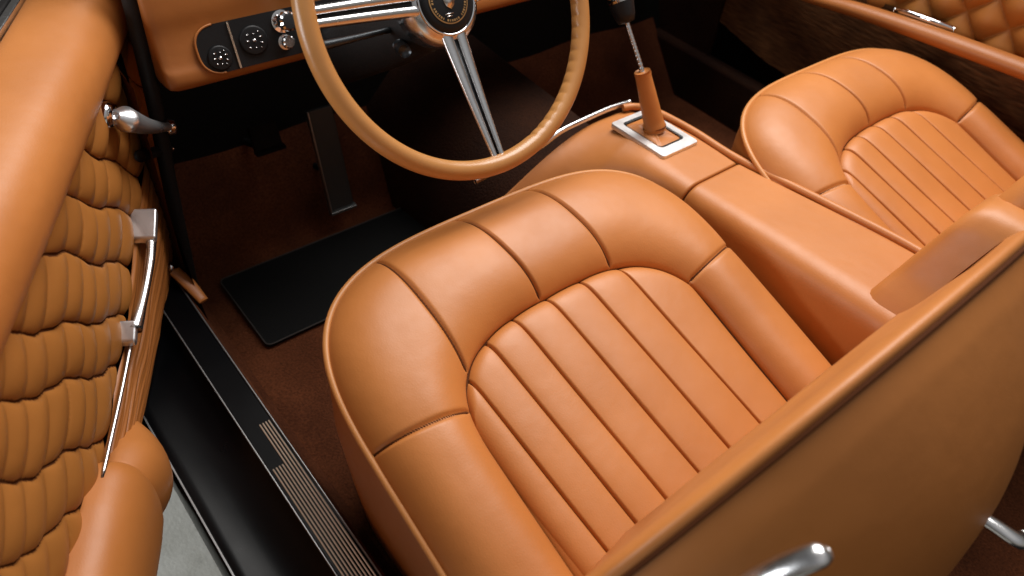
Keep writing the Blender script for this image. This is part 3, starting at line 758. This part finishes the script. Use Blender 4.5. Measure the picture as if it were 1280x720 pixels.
def pedal(x0, x1, z0, z1, y, label, name, lean=.06, padm=None):
    e = empty(name, ((x0 + x1) / 2, y, z0)); o = np.array([(x0 + x1) / 2, y, z0])
    tag(e, label, 'pedal'); PEDALS.append(e)
    c = np.array([(x0 + x1) / 2, y + lean / 2, (z0 + z1) / 2]); up = np.array([0, lean, z1 - z0]); L = np.linalg.norm(up)
    mb = MB(); box(mb, c - o, (x1 - x0, .010, L), (1, 0, 0), np.cross(up, (1, 0, 0)), up); mb.build('pad', padm or simple('pedal_rubber', (.020, .022, .022), .5), e, smooth=False, bevel=.003)
    mb = MB(); box(mb, np.array([(x0 + x1) / 2, y - .003, z0 - .002]) - o, (x1 - x0 + .006, .014, .006)); box(mb, c - o + np.array([-(x1 - x0) / 2 - .001, -.003, 0]), (.003, .012, L), (1, 0, 0), np.cross(up, (1, 0, 0)), up)
    mb.build('edge_trim', padm or simple('dull_steel', (.30, .31, .31), .35, .9), e, smooth=False, bevel=.001)
    mb = MB(); tube(mb, spline([c + np.array([.0, .008, -.03]) - o, c + np.array([0, .05, -.05]) - o, c + np.array([0, .10, -.07]) - o], 14), .007, 10); mb.build('arm', BLACKMAT, e)
pedal(-.338, -.288, .060, .252, .945, 'tall dark accelerator pedal with a steel edge in the footwell', 'accelerator_pedal')
pedal(-.450, -.400, .215, .255, .985, 'black brake pedal barely visible in the dark footwell left of the accelerator', 'brake_pedal', .02, BLACKMAT)

# ---- everything bolted to the car hangs under one car object, at most two levels down
car = empty('car', (0, .3, -.26))
tag(car, 'car interior with tan leather bucket seats, wheel and dashboard, seen over the open driver door', 'car')
def attach(o):
    o.parent = car; o.location = o.location - car.location
    for k in ('category', 'group'):
        if k in o: del o[k]
brst_ids = [q for q in bpy.data.objects if q.name.split('.')[0] == 'backrest']
for q in list(body.children):
    q.parent = None; q.location = body.location; attach(q)
bpy.data.objects.remove(body)
for o in (seat, seat2, wheel, col, dash, con, gl, door, fd, ck, sb_, fl, *PEDALS): attach(o)
for o in (wheel, col, dash, con, gl, ck, sb_, fl, *PEDALS):
    if 'label' in o: del o['label']
if 'kind' in fl: del fl['kind']
def depth(o):
    d = 0
    while o.parent: o = o.parent; d += 1
    return d
for o in sorted([q for q in bpy.data.objects if q.type == 'MESH' and depth(q) > 2], key=depth):
    p = o.parent
    while depth(p) > 1: p = p.parent
    o.parent = p
for q in brst_ids: bpy.data.objects.remove(q)
car['label'] = car['label']

# ground
mb = MB(); mb.grid([[(x, y, -.26) for y in (-40, 0, 40)] for x in (-40, 0, 40)]); g = mb.build('ground', CONCRETE, smooth=False)
tag(g, 'pale grey stained concrete ground outside the open door', 'ground', kind='structure')

# ================================================================== LIGHT, CAMERA
w = bpy.data.worlds.new('World'); scene.world = w; w.use_nodes = True
nt = w.node_tree; N = nt.nodes; L = nt.links; bg = N['Background']
tc = N.new('ShaderNodeTexCoord'); sep = N.new('ShaderNodeSeparateXYZ'); L.new(tc.outputs['Generated'], sep.inputs[0])
cr = N.new('ShaderNodeValToRGB'); L.new(sep.outputs['Z'], cr.inputs[0])
e = cr.color_ramp.elements; e[0].position = .0; e[0].color = (.05, .038, .026, 1); e[1].position = .7; e[1].color = (.6, .6, .61, 1); zz_ = e.new(1.0); zz_.color = (1.5, 1.45, 1.4, 1)
x_ = e.new(.30); x_.color = (.46, .41, .35, 1)
L.new(cr.outputs[0], bg.inputs[0]); bg.inputs[1].default_value = .36
yy = N.new('ShaderNodeMapRange'); yy.inputs[1].default_value = .2; yy.inputs[2].default_value = -1; yy.inputs[3].default_value = .15; yy.inputs[4].default_value = .62
L.new(sep.outputs['Y'], yy.inputs[0]); L.new(yy.outputs[0], bg.inputs[1])

def area(loc, tgt, size, power, col=(1, .97, .93), sy=None):
    l = bpy.data.lights.new('softbox', 'AREA'); l.energy = power; l.size = size; l.color = col
    if sy: l.shape = 'RECTANGLE'; l.size_y = sy
    o = bpy.data.objects.new('softbox', l); COL.objects.link(o); o.location = loc
    d = Vector(tgt) - Vector(loc); o.rotation_euler = d.to_track_quat('-Z', 'Y').to_euler()
    return o
area((.62, .98, 2.5), (-.30, .30, .3), 1.8, 104, sy=1.6)
area((-2.7, 1.0, .95), (-.86, .55, -.26), 1.0, 34, col=(.95, .98, 1))  # added lamp, low outside the door, only to brighten the ground there

CAM = (-.86348, -.11267, 1.01615); YAW, PIT, ROL, F = .78148, .77433, .13681, .93952
cy, sy_, cp, sp2 = math.cos(YAW), math.sin(YAW), math.cos(PIT), math.sin(PIT)
fwd = Vector((sy_ * cp, cy * cp, -sp2)); rt = Vector((cy, -sy_, 0)); upv = rt.cross(fwd)
r2 = rt * math.cos(ROL) + upv * math.sin(ROL); u2 = r2.cross(fwd)
cam = bpy.data.cameras.new('camera'); co_ = bpy.data.objects.new('camera', cam); COL.objects.link(co_)
M = Matrix((( r2.x, u2.x, -fwd.x, CAM[0]), (r2.y, u2.y, -fwd.y, CAM[1]), (r2.z, u2.z, -fwd.z, CAM[2]), (0, 0, 0, 1)))
co_.matrix_world = M
cam.sensor_width = 36; cam.lens = F * 1000 / 1280 * 36; cam.clip_start = .01; cam.clip_end = 200
cam.dof.use_dof = True; cam.dof.focus_distance = .95; cam.dof.aperture_fstop = 4.5
scene.camera = co_
scene.cycles.caustics_reflective = False; scene.cycles.caustics_refractive = False
scene.view_settings.view_transform = 'Standard'; scene.view_settings.look = 'None'; scene.view_settings.gamma = 1
scene.view_settings.exposure = -0.12
